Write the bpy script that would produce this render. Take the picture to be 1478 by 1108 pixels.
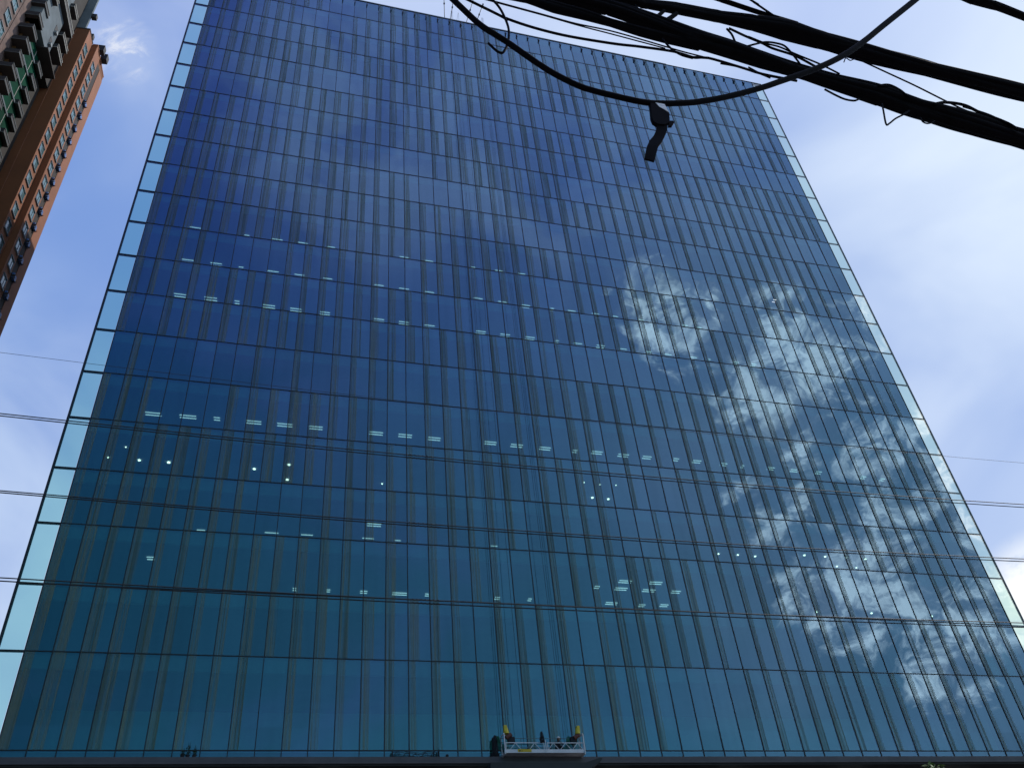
import bpy, bmesh, math, random
from mathutils import Vector, Matrix, noise
random.seed(7)
R = math.radians
for o in list(bpy.data.objects): bpy.data.objects.remove(o)
SC = bpy.context.scene
COL = SC.collection

# ------------------------------------------------------------------ camera
RIGHT = Vector((0.96362, -0.25371, -0.08418))
DOWN = Vector((0.10276, 0.64259, -0.75928))
FWD = Vector((0.24673, 0.72301, 0.64529))
CAM = Vector((13.0379, -54.3644, 1.65))
FPX = 1276.74
cd = bpy.data.cameras.new('camera'); cam = bpy.data.objects.new('camera', cd); COL.objects.link(cam)
Mx = Matrix.Identity(4)
for i in range(3):
    Mx[i][0] = RIGHT[i]; Mx[i][1] = -DOWN[i]; Mx[i][2] = -FWD[i]; Mx[i][3] = CAM[i]
cam.matrix_world = Mx
cd.sensor_fit = 'HORIZONTAL'; cd.sensor_width = 36; cd.lens = FPX/1478*36
cd.clip_start = 0.1; cd.clip_end = 6000
SC.camera = cam
SC.render.engine = 'CYCLES'
SC.cycles.max_bounces = 10; SC.cycles.transparent_max_bounces = 16; SC.cycles.glossy_bounces = 4; SC.cycles.diffuse_bounces = 4
SC.view_settings.view_transform = 'Standard'; SC.view_settings.look = 'None'
SC.view_settings.gamma = 1; SC.view_settings.exposure = 0.0

def ray(u, v):
    return (RIGHT*((u-739)/FPX) + DOWN*((v-554)/FPX) + FWD).normalized()
def at(u, v, Y):                      # the point of the vertical plane y = Y seen at (u, v) of the photograph
    d = ray(u, v); return CAM + d*((Y-CAM.y)/d.y)

# ------------------------------------------------------------------ sky and sun
SUN_AZ, SUN_EL = 80.0, 50.0           # azimuth from +Y towards +X
w = bpy.data.worlds.new('World'); SC.world = w; w.use_nodes = True
nt = w.node_tree; N = nt.nodes; L = nt.links; N.clear()
def nd(t, **k):
    n = N.new(t)
    for a, b in k.items(): setattr(n, a, b)
    return n
def mth(op, a, b=None, c=None, clamp=False):
    n = nd('ShaderNodeMath', operation=op); n.use_clamp = clamp
    for i, x in enumerate((a, b, c)):
        if x is None: continue
        if isinstance(x, (int, float)): n.inputs[i].default_value = x
        else: L.new(x, n.inputs[i])
    return n.outputs[0]
out = nd('ShaderNodeOutputWorld'); bg = nd('ShaderNodeBackground')
sky = nd('ShaderNodeTexSky', sky_type='NISHITA'); sky.sun_disc = False
sky.sun_elevation = R(SUN_EL); sky.sun_rotation = R(SUN_AZ)
sky.altitude = 30; sky.air_density = 1.0; sky.dust_density = 0.6; sky.ozone_density = 4.0
bg.inputs[1].default_value = 0.1
tc = nd('ShaderNodeTexCoord')
nrm = nd('ShaderNodeVectorMath', operation='NORMALIZE'); L.new(tc.outputs['Generated'], nrm.inputs[0]); DIR = nrm.outputs[0]
def wnoise(scale, detail, rough, stretch=(1, 1, 1), dist=0.0, rot=(0, 0, 0)):
    mp = nd('ShaderNodeMapping'); mp.inputs['Scale'].default_value = stretch; mp.inputs['Rotation'].default_value = rot
    L.new(DIR, mp.inputs[0])
    n = nd('ShaderNodeTexNoise'); n.inputs['Scale'].default_value = scale; n.inputs['Detail'].default_value = detail
    n.inputs['Roughness'].default_value = rough; n.inputs['Distortion'].default_value = dist
    L.new(mp.outputs[0], n.inputs['Vector']); return n.outputs['Fac']
def blob(v, r_in, r_out):             # 1 inside r_in degrees of a direction, 0 beyond r_out
    n = nd('ShaderNodeVectorMath', operation='DOT_PRODUCT'); L.new(DIR, n.inputs[0]); n.inputs[1].default_value = v
    m = nd('ShaderNodeMapRange'); m.interpolation_type = 'SMOOTHSTEP'
    m.inputs['From Min'].default_value = math.cos(R(r_out)); m.inputs['From Max'].default_value = math.cos(R(r_in))
    L.new(n.outputs['Value'], m.inputs['Value']); return m.outputs[0]
def sstep(x, a, b):
    m = nd('ShaderNodeMapRange'); m.interpolation_type = 'SMOOTHSTEP'
    m.inputs['From Min'].default_value = a; m.inputs['From Max'].default_value = b
    L.new(x, m.inputs['Value']); return m.outputs[0]
def mx(*xs):
    r = xs[0]
    for x in xs[1:]: r = mth('MAXIMUM', r, x)
    return r
def mir(u, v):
    d = ray(u, v); return (d.x, -d.y, d.z)
def mixc(fac, a, b):
    n = nd('ShaderNodeMixRGB')
    L.new(fac, n.inputs[0]) if not isinstance(fac, float) else setattr(n.inputs[0], 'default_value', fac)
    for i, x in ((1, a), (2, b)):
        if isinstance(x, tuple): n.inputs[i].default_value = (*x, 1)
        else: L.new(x, n.inputs[i])
    return n.outputs[0]
# broken cumulus in the half of the sky behind the street (seen mirrored in the glass)
cm = mx(*[blob(mir(u_, v_), 0.3, r_) for u_, v_, r_ in ((950, 440, 4.2), (990, 470, 5), (1050, 490, 5.5), (1120, 490, 5.5), (1190, 480, 5), (1150, 570, 6.5), (1260, 560, 6.5),
        (1330, 640, 6.5), (1390, 730, 6), (1190, 850, 4), (1270, 830, 6.5), (1350, 860, 5.5), (1360, 975, 3.6), (1440, 830, 6), (1120, 720, 4), (1235, 430, 3))])
n1 = wnoise(21.0, 12, 0.66, (1, 1, 1.35), 0.45)
n2 = wnoise(7.0, 5, 0.55, (1, 1, 1.2), 0.3)
nn = mth('ADD', mth('MULTIPLY', n1, 0.62), mth('MULTIPLY', n2, 0.38))
nn = mth('ADD', nn, mth('MULTIPLY', mx(blob(mir(960, 440), 0.2, 3.6), blob(mir(1200, 850), 0.2, 3.0)), 0.07))
cum = sstep(mth('ADD', nn, mth('MULTIPLY', mth('SUBTRACT', cm, 1.0), 0.17)), 0.41, 0.58)
cum = mth('MULTIPLY', cum, sstep(cm, 0.0, 0.15))
shade = mixc(sstep(n1, 0.42, 0.62), (7.5, 8.3, 9.8), (24, 22.5, 21))
# soft low contrast clouds over the whole blue half
soft = mth('MULTIPLY', sstep(wnoise(3.2, 4, 0.5, (1, 1, 1.6), 0.8), 0.42, 0.74), 0.30)
# wisp beside the tower, bright bank low on the right, thin veil around the sun
wis = mth('MULTIPLY', mth('MULTIPLY', blob(tuple(ray(178, 72)), 0.2, 2.1), sstep(wnoise(15, 8, 0.62, (1, 2.4, 1), 1.6, (0, 0.6, 0.3)), 0.44, 0.72)), 0.75)
wis2 = mth('MULTIPLY', mth('MULTIPLY', blob(tuple(ray(-120, 800)), 2, 21), sstep(wnoise(3.0, 5, 0.5, (1, 1, 1.8), 0.4), 0.22, 0.66)), 0.55)
bank = mth('MULTIPLY', blob(tuple(ray(1535, 875)), 1.0, 4.6), sstep(wnoise(14, 8, 0.55, (1, 1, 1.5), 0.4), 0.36, 0.56))
sv = (math.sin(R(SUN_AZ))*math.cos(R(SUN_EL)), math.cos(R(SUN_AZ))*math.cos(R(SUN_EL)), math.sin(R(SUN_EL)))
veil = mth('MULTIPLY', mth('MULTIPLY', blob(sv, 2, 72), mth('ADD', 0.42, mth('MULTIPLY', sstep(wnoise(3.2, 4, 0.5, (1, 1, 1.6), 0.5), 0.30, 0.70), 0.50))), 0.62)
gr = nd('ShaderNodeVectorMath', operation='DOT_PRODUCT'); L.new(DIR, gr.inputs[0]); gr.inputs[1].default_value = (0.10, 0.86, -0.50)
bz = nd('ShaderNodeSeparateXYZ'); L.new(DIR, bz.inputs[0])
bkl = mixc(sstep(bz.outputs[2], 0.45, 0.95), (0.20, 1.9, 2.7), (0.8, 1.15, 7.0))
bkr = mixc(sstep(bz.outputs[2], 0.42, 0.92), (2.0, 4.9, 6.4), (3.0, 3.9, 10.8))
back = mixc(sstep(bz.outputs[0], -0.35, 0.62), bkl, bkr)
pal = mixc(sstep(gr.outputs['Value'], -0.55, 0.15), back, (1.7, 3.3, 7.9))
pal = mixc(sstep(gr.outputs['Value'], 0.15, 0.75), pal, (4.4, 5.6, 8.8))
base = mixc(0.80, sky.outputs[0], pal)
softc = mixc(sstep(gr.outputs['Value'], -0.55, 0.15), (2.6, 3.1, 7.8), (6.8, 7.8, 10.0))
c = mixc(soft, base, softc)
sf2 = mth('MULTIPLY', mx(blob(mir(520, 180), 2, 11), blob(mir(760, 240), 2, 11), blob(mir(960, 250), 2, 10), blob(mir(1020, 350), 2, 8)), mth('MULTIPLY', sstep(wnoise(6.5, 6, 0.55, (1, 1, 1.4), 0.8), 0.36, 0.60), 0.72))
c = mixc(sf2, c, (5.4, 6.0, 9.2))
c = mixc(wis2, c, (7.6, 9.0, 10.8))
c = mixc(veil, c, (9.2, 10.3, 11.4))
c = mixc(mth('MULTIPLY', blob(tuple(ray(1640, 120)), 3, 19), 0.34), c, (9.8, 10.9, 11.6))
c = mixc(wis, c, (9.0, 9.2, 9.8))
hz = mth('MULTIPLY', mx(blob(mir(1200, 560), 3, 20), blob(mir(1420, 820), 4, 22)), mth('ADD', 0.22, mth('MULTIPLY', sstep(wnoise(4.5, 5, 0.55, (1, 1, 1.5), 0.5), 0.35, 0.7), 0.34)))
c = mixc(hz, c, (7.0, 8.0, 9.6))
c = mixc(cum, c, shade)
c = mixc(bank, c, (11.5, 11.6, 11.2))
L.new(c, bg.inputs[0]); L.new(bg.outputs[0], out.inputs[0])
sl = bpy.data.lights.new('sun', 'SUN'); sl.energy = 2.4; sl.angle = R(0.5); sl.color = (1.0, 0.94, 0.86)
so = bpy.data.objects.new('sun', sl); COL.objects.link(so)
so.rotation_euler = Vector(sv).to_track_quat('Z', 'Y').to_euler()

# ------------------------------------------------------------------ materials
def mat(name, color, rough=0.6, metal=0.0, var=0.0, scale=3.0, bump=0.0, emit=None, estr=0.0, stretch=(1, 1, 1), color2=None, spec=0.5):
    m = bpy.data.materials.new(name); m.use_nodes = True; t = m.node_tree; b = t.nodes['Principled BSDF']
    b.inputs['Base Color'].default_value = (*color, 1); b.inputs['Roughness'].default_value = rough; b.inputs['Metallic'].default_value = metal
    b.inputs['Specular IOR Level'].default_value = spec
    if emit: b.inputs['Emission Color'].default_value = (*emit, 1); b.inputs['Emission Strength'].default_value = estr
    g = t.nodes.new('ShaderNodeNewGeometry'); mp = t.nodes.new('ShaderNodeMapping'); mp.inputs['Scale'].default_value = stretch
    t.links.new(g.outputs['Position'], mp.inputs[0])
    n = t.nodes.new('ShaderNodeTexNoise'); n.inputs['Scale'].default_value = scale; n.inputs['Detail'].default_value = 6; n.inputs['Roughness'].default_value = 0.6
    t.links.new(mp.outputs[0], n.inputs['Vector'])
    cr = t.nodes.new('ShaderNodeValToRGB')
    c2 = color2 or tuple(x*(1-var) for x in color)
    c1 = color if color2 else tuple(min(1, x*(1+var)) for x in color)
    cr.color_ramp.elements[0].color = (*c2, 1); cr.color_ramp.elements[0].position = 0.32
    cr.color_ramp.elements[1].color = (*c1, 1); cr.color_ramp.elements[1].position = 0.68
    t.links.new(n.outputs['Fac'], cr.inputs[0])
    if var or color2: t.links.new(cr.outputs[0], b.inputs['Base Color'])
    if bump:
        bp = t.nodes.new('ShaderNodeBump'); bp.inputs['Strength'].default_value = bump; bp.inputs['Distance'].default_value = 0.02
        t.links.new(n.outputs['Fac'], bp.inputs['Height']); t.links.new(bp.outputs[0], b.inputs['Normal'])
    return m
def glassmat(name, tint, gloss, base, ior=1.5, rough=0.0, wav=0.0, cell=False):
    m = bpy.data.materials.new(name); m.use_nodes = True; t = m.node_tree; t.nodes.clear()
    o = t.nodes.new('ShaderNodeOutputMaterial'); mix = t.nodes.new('ShaderNodeMixShader')
    tr = t.nodes.new('ShaderNodeBsdfTransparent'); tr.inputs[0].default_value = (*tint, 1)
    gl = t.nodes.new('ShaderNodeBsdfAnisotropic' if False else 'ShaderNodeBsdfGlossy'); gl.inputs['Color'].default_value = (*gloss, 1); gl.inputs['Roughness'].default_value = rough
    fr = t.nodes.new('ShaderNodeFresnel'); fr.inputs[0].default_value = ior
    ad = t.nodes.new('ShaderNodeMath'); ad.operation = 'MULTIPLY_ADD'; ad.inputs[1].default_value = 1.0-base; ad.inputs[2].default_value = base
    t.links.new(fr.outputs[0], ad.inputs[0]); t.links.new(ad.outputs[0], mix.inputs[0])
    t.links.new(tr.outputs[0], mix.inputs[1]); t.links.new(gl.outputs[0], mix.inputs[2]); t.links.new(mix.outputs[0], o.inputs[0])
    if cell:
        g = t.nodes.new('ShaderNodeNewGeometry'); dv = t.nodes.new('ShaderNodeVectorMath'); dv.operation = 'MULTIPLY_ADD'
        dv.inputs[1].default_value = (1/1.5, 0, 1/4.3065); dv.inputs[2].default_value = (50, 0, -25.481/4.3065+50)
        fl_ = t.nodes.new('ShaderNodeVectorMath'); fl_.operation = 'FLOOR'; wn = t.nodes.new('ShaderNodeTexWhiteNoise'); wn.noise_dimensions = '3D'
        t.links.new(g.outputs['Position'], dv.inputs[0]); t.links.new(dv.outputs[0], fl_.inputs[0]); t.links.new(fl_.outputs[0], wn.inputs['Vector'])
        dn = t.nodes.new('ShaderNodeTexNoise'); dn.inputs['Scale'].default_value = 1.0; dn.inputs['Detail'].default_value = 5
        ms = t.nodes.new('ShaderNodeMapping'); ms.inputs['Scale'].default_value = (2.2, 1, 0.16); t.links.new(g.outputs['Position'], ms.inputs[0]); t.links.new(ms.outputs[0], dn.inputs['Vector'])
        a1 = t.nodes.new('ShaderNodeMath'); a1.operation = 'MULTIPLY_ADD'; a1.inputs[1].default_value = 0.16; a1.inputs[2].default_value = 0.80; t.links.new(wn.outputs['Value'], a1.inputs[0])
        a2 = t.nodes.new('ShaderNodeMath'); a2.operation = 'MULTIPLY_ADD'; a2.inputs[1].default_value = 0.22; t.links.new(dn.outputs['Fac'], a2.inputs[0]); t.links.new(a1.outputs[0], a2.inputs[2])
        vm = t.nodes.new('ShaderNodeVectorMath'); vm.operation = 'SCALE'; vm.inputs[0].default_value = gloss; t.links.new(a2.outputs[0], vm.inputs['Scale']); t.links.new(vm.outputs[0], gl.inputs['Color'])
    if wav:
        g = t.nodes.new('ShaderNodeNewGeometry'); n = t.nodes.new('ShaderNodeTexNoise'); n.inputs['Scale'].default_value = 0.55; n.inputs['Detail'].default_value = 1
        t.links.new(g.outputs['Position'], n.inputs['Vector'])
        bp = t.nodes.new('ShaderNodeBump'); bp.inputs['Strength'].default_value = 1.0; bp.inputs['Distance'].default_value = wav
        t.links.new(n.outputs['Fac'], bp.inputs['Height']); t.links.new(bp.outputs[0], gl.inputs['Normal'])
    return m
M = {}
M['glass'] = glassmat('facade glass', (0.40, 0.76, 0.72), (0.42, 0.70, 1.0), 0.235, 1.5, 0.0, 0.003, True)
M['glass_back'] = glassmat('pane inner side', (1, 1, 1), (1, 1, 1), 0.0, 1.0)
M['screen'] = glassmat('screen glass', (0.56, 0.84, 0.78), (0.8, 0.92, 1.0), 0.08, 1.5, 0.0, 0.006)
M['screen_r'] = glassmat('pale screen glass', (0.66, 0.84, 0.76), (0.9, 0.95, 0.95), 0.14, 1.5, 0.0, 0.006)
M['frame'] = mat('dark aluminium frame', (0.005, 0.008, 0.012), 0.5, 0.0, 0.15, 2.0)
M['frame2'] = mat('grey aluminium frame', (0.10, 0.15, 0.17), 0.35, 0.3, 0.15, 2.0)
M['ceiling'] = mat('office ceiling', (0.35, 0.38, 0.42), 0.9, 0, 0.12, 0.6)
M['slab'] = mat('floor slab', (0.25, 0.26, 0.27), 0.9, 0, 0.1, 0.8)
M['spandrel'] = mat('spandrel panel', (0.20, 0.27, 0.30), 0.7, 0, 0.2, 0.35)
M['inner'] = mat('office inner wall', (0.45, 0.80, 0.78), 0.9, 0, 0.3, 0.12)
M['blind'] = mat('olive grey vertical blind', (0.58, 0.50, 0.26), 0.9, 0, 0.25, 3.0, stretch=(4, 4, 0.02))
M['tube'] = mat('fluorescent tube', (0.9, 0.95, 1), 0.5, emit=(0.85, 0.95, 1.0), estr=0.85)
M['spot'] = mat('warm downlight', (1, .95, .85), 0.5, emit=(1.0, 0.93, 0.8), estr=3.2)
M['concrete'] = mat('concrete', (0.30, 0.29, 0.26), 0.85, 0, 0.15, 1.5, 0.2)
M['fascia'] = mat('grey metal fascia', (0.075, 0.07, 0.075), 0.6, 0.1, 0.15, 1.0)
M['void'] = mat('dark podium cladding', (0.02, 0.02, 0.022), 0.6, 0, 0.2, 0.7)
M['black'] = mat('black canopy metal', (0.012, 0.012, 0.013), 0.45, 0.2, 0.2, 2.0)

# ------------------------------------------------------------------ helpers
def mesh_obj(name, bm, mats, parent=None, smooth=False):
    me = bpy.data.meshes.new(name); bm.to_mesh(me); bm.free()
    for m in (mats if isinstance(mats, (list, tuple)) else [mats]): me.materials.append(m)
    if smooth: me.polygons.foreach_set('use_smooth', [True]*len(me.polygons))
    o = bpy.data.objects.new(name, me); COL.objects.link(o)
    if parent: o.parent = parent
    return o
def box(bm, x0, x1, y0, y1, z0, z1, mi=0, front=None, skew=(0, 0)):
    xs = sorted((x0, x1)); ys = sorted((y0, y1)); zs = sorted((z0, z1))
    v = [bm.verts.new((x, y, z)) for z in zs for y in ys for x in xs]
    idx = [(0, 2, 3, 1), (4, 5, 7, 6), (0, 1, 5, 4), (2, 6, 7, 3), (0, 4, 6, 2), (1, 3, 7, 5)]
    for k, f in enumerate(idx):
        fc = bm.faces.new([v[i] for i in f]); fc.material_index = front if (front is not None and k == 2) else mi
    return v
def B(name, dims, m, parent=None):
    bm = bmesh.new(); box(bm, *dims); return mesh_obj(name, bm, m, parent)
def obox(bm, c, ax, ay, az, hx, hy, hz, mi=0):      # oriented box
    v = [bm.verts.new(c + ax*(sx*hx) + ay*(sy*hy) + az*(sz*hz)) for sz in (-1, 1) for sy in (-1, 1) for sx in (-1, 1)]
    for f in [(0, 2, 3, 1), (4, 5, 7, 6), (0, 1, 5, 4), (2, 6, 7, 3), (0, 4, 6, 2), (1, 3, 7, 5)]:
        bm.faces.new([v[i] for i in f]).material_index = mi
def beam(bm, a, b, t, t2=None, mi=0):
    a, b = Vector(a), Vector(b); d = (b-a); ln = d.length; d.normalize()
    u = Vector((0, 0, 1)) if abs(d.z) < 0.9 else Vector((0, 1, 0))
    s = d.cross(u).normalized(); u = s.cross(d).normalized()
    obox(bm, (a+b)/2, d, s, u, ln/2, t/2, (t2 or t)/2, mi)
def smooth_path(pts, step):
    P = [Vector(p) for p in pts]
    if len(P) == 2: P = [P[0], (P[0]*2+P[1])/3, (P[0]+P[1]*2)/3, P[1]]
    ext = [P[0]*2-P[1]] + P + [P[-1]*2-P[-2]]
    res = []
    for i in range(1, len(ext)-2):
        p0, p1, p2, p3 = ext[i-1:i+3]; n = max(1, int((p2-p1).length/step))
        for k in range(n):
            t = k/n
            res.append(0.5*((2*p1)+(p2-p0)*t+(2*p0-5*p1+4*p2-p3)*t*t+(3*p1-p0-3*p2+p3)*t**3))
    res.append(P[-1]); return res
def tube(bm, pts, rad, sides=8, caps=True, mi=0):
    n = len(pts); rings = []; prev = None
    for i, p in enumerate(pts):
        d = (pts[min(i+1, n-1)]-pts[max(i-1, 0)]).normalized()
        if prev is None:
            u = Vector((0, 0, 1)) if abs(d.z) < 0.9 else Vector((0, 1, 0)); s = d.cross(u).normalized()
        else: s = (prev - d*prev.dot(d)).normalized()
        prev = s; u = s.cross(d); r = rad[i] if isinstance(rad, (list, tuple)) else rad
        rings.append([bm.verts.new(p + s*(r*math.cos(2*math.pi*k/sides)) + u*(r*math.sin(2*math.pi*k/sides))) for k in range(sides)])
    for a, b in zip(rings, rings[1:]):
        for k in range(sides):
            f = bm.faces.new((a[k], a[(k+1) % sides], b[(k+1) % sides], b[k])); f.smooth = True; f.material_index = mi
    if caps:
        bm.faces.new(rings[0][::-1]).material_index = mi; bm.faces.new(rings[-1]).material_index = mi
def thing(name, label, cat, loc=(0, 0, 0), group=None, rz=0.0):
    o = bpy.data.objects.new(name, None); COL.objects.link(o); o.location = loc; o.rotation_euler = (0, 0, rz); o.empty_display_size = 0.2
    o['label'] = label; o['category'] = cat
    if group: o['group'] = group
    return o
def tag(o, label, cat, group=None):
    o['label'] = label; o['category'] = cat
    if group: o['group'] = group
    return o
def struct(o): o['kind'] = 'structure'; return o
def quad_prism(bm, pts, h, mi=0):
    lo = [bm.verts.new(p) for p in pts]; hi = [bm.verts.new(Vector(p)+Vector(h)) for p in pts]; n = len(pts)
    bm.faces.new(lo[::-1]).material_index = mi; bm.faces.new(hi).material_index = mi
    for i in range(n): bm.faces.new((lo[i], lo[(i+1) % n], hi[(i+1) % n], hi[i])).material_index = mi

# ------------------------------------------------------------------ ground
M['asphalt'] = mat('asphalt', (0.05, 0.05, 0.052), 0.9, 0, 0.25, 2.0, 0.3)
M['ground'] = mat('dusty ground', (0.16, 0.15, 0.13), 0.95, 0, 0.25, 0.2, 0.2)
M['pave'] = mat('concrete paving', (0.28, 0.27, 0.25), 0.9, 0, 0.15, 1.2, 0.2)
M['mark'] = mat('road paint', (0.75, 0.75, 0.7), 0.7, 0, 0.1, 4)
bm = bmesh.new(); box(bm, -2500, 2500, -2500, 2500, -0.6, -0.02); struct(mesh_obj('ground', bm, M['ground']))
bm = bmesh.new(); box(bm, -600, 600, -52, -32, -0.5, -0.012); struct(mesh_obj('road', bm, M['asphalt']))
bm = bmesh.new(); box(bm, -600, 600, -32, -0.2, -0.5, 0.12); struct(mesh_obj('pavement', bm, M['pave']))
bm = bmesh.new(); box(bm, -600, 600, -58, -52, -0.5, 0.12); struct(mesh_obj('pavement', bm, M['pave']))
bm = bmesh.new()
for i in range(60): box(bm, -300+i*10, -296+i*10, -42.08, -41.92, -0.3, -0.008)
struct(mesh_obj('lane_marking', bm, M['mark']))

# ------------------------------------------------------------------ the glass office tower
S = 1.5; NC = 48; XW = NC*S; Z0 = 19.838; ZB = 19.32
ROW = [Z0, Z0+5.643] + [Z0+5.643+4.3065*i for i in range(1, 21)]
ZT = ROW[21]; FINL, FINR = -1.474, 73.468; DEPTH = 46.0  # depth out of view, lengthened so the tower's shadow falls on the apartment tower
tower = thing('office_tower', 'tall office tower with blue glass curtain wall and clear glass side screens', 'office tower', (0, 0, 0))
prng = random.Random(3)
def pane(bm, x0, x1, z0, z1, y=0.0, tilt=0.002, th=0.03):
    # one glass pane, very slightly out of plane as real ones are
    a, b = prng.gauss(0, tilt), prng.gauss(0, tilt)
    cx, cz = (x0+x1)/2, (z0+z1)/2
    v = []
    for zz in (z0, z1):
        for yy in (0, th):
            for xx in (x0, x1): v.append(bm.verts.new((xx, y+yy+(xx-cx)*a+(zz-cz)*b*0.6, zz)))
    for k, f in enumerate([(0, 2, 3, 1), (4, 5, 7, 6), (0, 1, 5, 4), (2, 6, 7, 3), (0, 4, 6, 2), (1, 3, 7, 5)]):
        bm.faces.new([v[i] for i in f]).material_index = 0 if k == 2 else 1
g = 0.02
rest = bmesh.new(); cnt = 0
for r in range(21):
    for j in range(NC):
        if cnt < 100:
            b_ = bmesh.new(); pane(b_, j*S+g, (j+1)*S-g, ROW[r]+g, ROW[r+1]-g); mesh_obj('glass_panel', b_, [M['glass'], M['glass_back']], tower); cnt += 1
        else: pane(rest, j*S+g, (j+1)*S-g, ROW[r]+g, ROW[r+1]-g)
o = mesh_obj('glass_panel', rest, [M['glass'], M['glass_back']], tower); o['kind'] = 'stuff'
for j in range(NC):
    b_ = bmesh.new(); pane(b_, j*S+g, (j+1)*S-g, ZB, ROW[0]-g); mesh_obj('sill_panel', b_, [M['glass'], M['glass_back']], tower)
for j in range(NC+1):
    B('mullion', (j*S-0.027, j*S+0.027, -0.045, 0.16, ZB, ZT-0.02), M['frame'], tower)
for k in range(22):
    B('transom', (0.03, XW-0.03, -0.032, 0.12, ROW[k]-0.03, ROW[k]+0.03), M['frame'], tower)
for j in range(1, NC):                # little brackets at the head of every mullion
    b_ = bmesh.new(); quad_prism(b_, [(j*S-0.06, -0.046, ZT-1.10), (j*S-0.06, -0.24, ZT-1.06), (j*S-0.06, -0.20, ZT-0.80), (j*S-0.06, -0.10, ZT-0.76), (j*S-0.06, -0.046, ZT-0.35)], (0.12, 0, 0)); bmesh.ops.recalc_face_normals(b_, faces=b_.faces)
    mesh_obj('bracket', b_, M['frame'], tower)
# interior: slabs, ceilings, spandrels, inner walls
for k in range(22):
    box_y1 = 13.0
    B('floor_slab', (0.05, XW-0.05, 0.30, box_y1, ROW[k]-0.30, ROW[k]-0.02), M['slab'], tower)
for k in range(21):
    B('ceiling', (0.05, XW-0.05, 0.33, 12.9, ROW[k+1]-0.96, ROW[k+1]-0.90), M['ceiling'], tower)
    B('spandrel', (0.05, XW-0.05, 0.24, 0.29, ROW[k+1]-0.93, ROW[k+1]-0.04), M['spandrel'], tower)
B('inner_wall', (0.1, XW-0.1, 6.6, 6.8, Z0, ROW[1]-0.97), M['inner'], tower)
B('inner_wall', (0.1, XW-0.1, 12.7, 12.9, ROW[1], ZT-1.0), M['inner'], tower)
B('side_wall', (0.0, 0.04, 0.18, DEPTH, 0.0, ZT-0.3), M['void'], tower)
B('side_wall', (XW-0.04, XW, 0.18, DEPTH, 0.0, ZT-0.3), M['void'], tower)
B('rear_wall', (0.05, XW-0.05, DEPTH-0.3, DEPTH, 0.0, ZT-0.3), M['fascia'], tower)
B('roof', (0.05, XW-0.05, 0.2, DEPTH-0.31, ZT-1.4, ZT-0.9), M['slab'], tower)
B('parapet_cap', (FINL-0.05, 58.9, -0.07, 0.40, ZT-0.02, ZT+0.14), M['frame2'], tower)
B('parapet_cap', (58.92, FINR+0.05, -0.06, 0.40, ZT-0.02, ZT+0.02), M['frame2'], tower)
# olive frosted strips down one side of most panes
def stripmat(name, col, alpha):
    m = bpy.data.materials.new(name); m.use_nodes = True; t = m.node_tree; t.nodes.clear()
    o_ = t.nodes.new('ShaderNodeOutputMaterial'); mix = t.nodes.new('ShaderNodeMixShader'); tr = t.nodes.new('ShaderNodeBsdfTransparent'); df = t.nodes.new('ShaderNodeBsdfDiffuse')
    g = t.nodes.new('ShaderNodeNewGeometry'); mp = t.nodes.new('ShaderNodeMapping'); mp.inputs['Scale'].default_value = (9, 1, 0.12)
    n = t.nodes.new('ShaderNodeTexNoise'); n.inputs['Scale'].default_value = 1.0; n.inputs['Detail'].default_value = 3
    t.links.new(g.outputs['Position'], mp.inputs[0]); t.links.new(mp.outputs[0], n.inputs['Vector'])
    mr = t.nodes.new('ShaderNodeMapRange'); mr.inputs['From Min'].default_value = 0.35; mr.inputs['From Max'].default_value = 0.65; mr.inputs['To Min'].default_value = alpha-0.12; mr.inputs['To Max'].default_value = alpha+0.10
    t.links.new(n.outputs['Fac'], mr.inputs['Value']); t.links.new(mr.outputs[0], mix.inputs[0])
    df.inputs[0].default_value = (*col, 1); t.links.new(tr.outputs[0], mix.inputs[1]); t.links.new(df.outputs[0], mix.inputs[2]); t.links.new(mix.outputs[0], o_.inputs[0]); return m
M['strip'] = stripmat('olive frosted strip', (0.27, 0.28, 0.13), 0.16)
M['strip2'] = stripmat('dark frosted strip', (0.13, 0.145, 0.08), 0.21)
M['strip3'] = stripmat('faint frosted strip', (0.30, 0.31, 0.14), 0.13)
M['strip4'] = stripmat('barely visible frosted strip', (0.28, 0.29, 0.14), 0.14)
M['strip5'] = stripmat('thin dark frosted strip', (0.16, 0.18, 0.08), 0.20)
brest = bmesh.new(); cnt = 0
for r in range(21):
    for j in range(NC):
        v = noise.noise(Vector((j*0.16, r*0.62, 3.1)))+0.55*noise.noise(Vector((j*1.7, r*2.3, 9.0)))
        if v < -0.22 - (0.08 if j < 26 else -0.02): continue
        wd = max(0.34, min(0.85, 0.56+0.45*v)); thr = 30
        if j > 26: wd = max(0.30, wd*0.70)
        tgt = bmesh.new() if cnt < 100 else brest
        x = j*S+0.034; xe = x+wd
        k_ = 0
        while x < xe-0.03:
            ww = min(random.choice((0.06, 0.11, 0.17, 0.24)), xe-x)
            box(tgt, x, x+ww-0.006, -0.020, -0.014, ROW[r]+0.034, ROW[r+1]-0.034, mi=((1 if k_ % 2 else random.choice((0, 2))) if j > 24 else random.choice((3, 3, 2, 2, 4)))); x += ww; k_ += 1
        if cnt < 100: mesh_obj('frosted_strip', tgt, [M['strip'], M['strip2'], M['strip3'], M['strip4'], M['strip5']], tower)
        cnt += 1
o = mesh_obj('frosted_strip', brest, [M['strip'], M['strip2'], M['strip3'], M['strip4'], M['strip5']], tower); o['kind'] = 'stuff'
M['tealp'] = mat('teal partition', (0.10, 0.62, 0.66), 0.8, 0, 0.15, 1.0)  # added teal shapes whose colour stands in for sky seen through the corner
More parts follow.
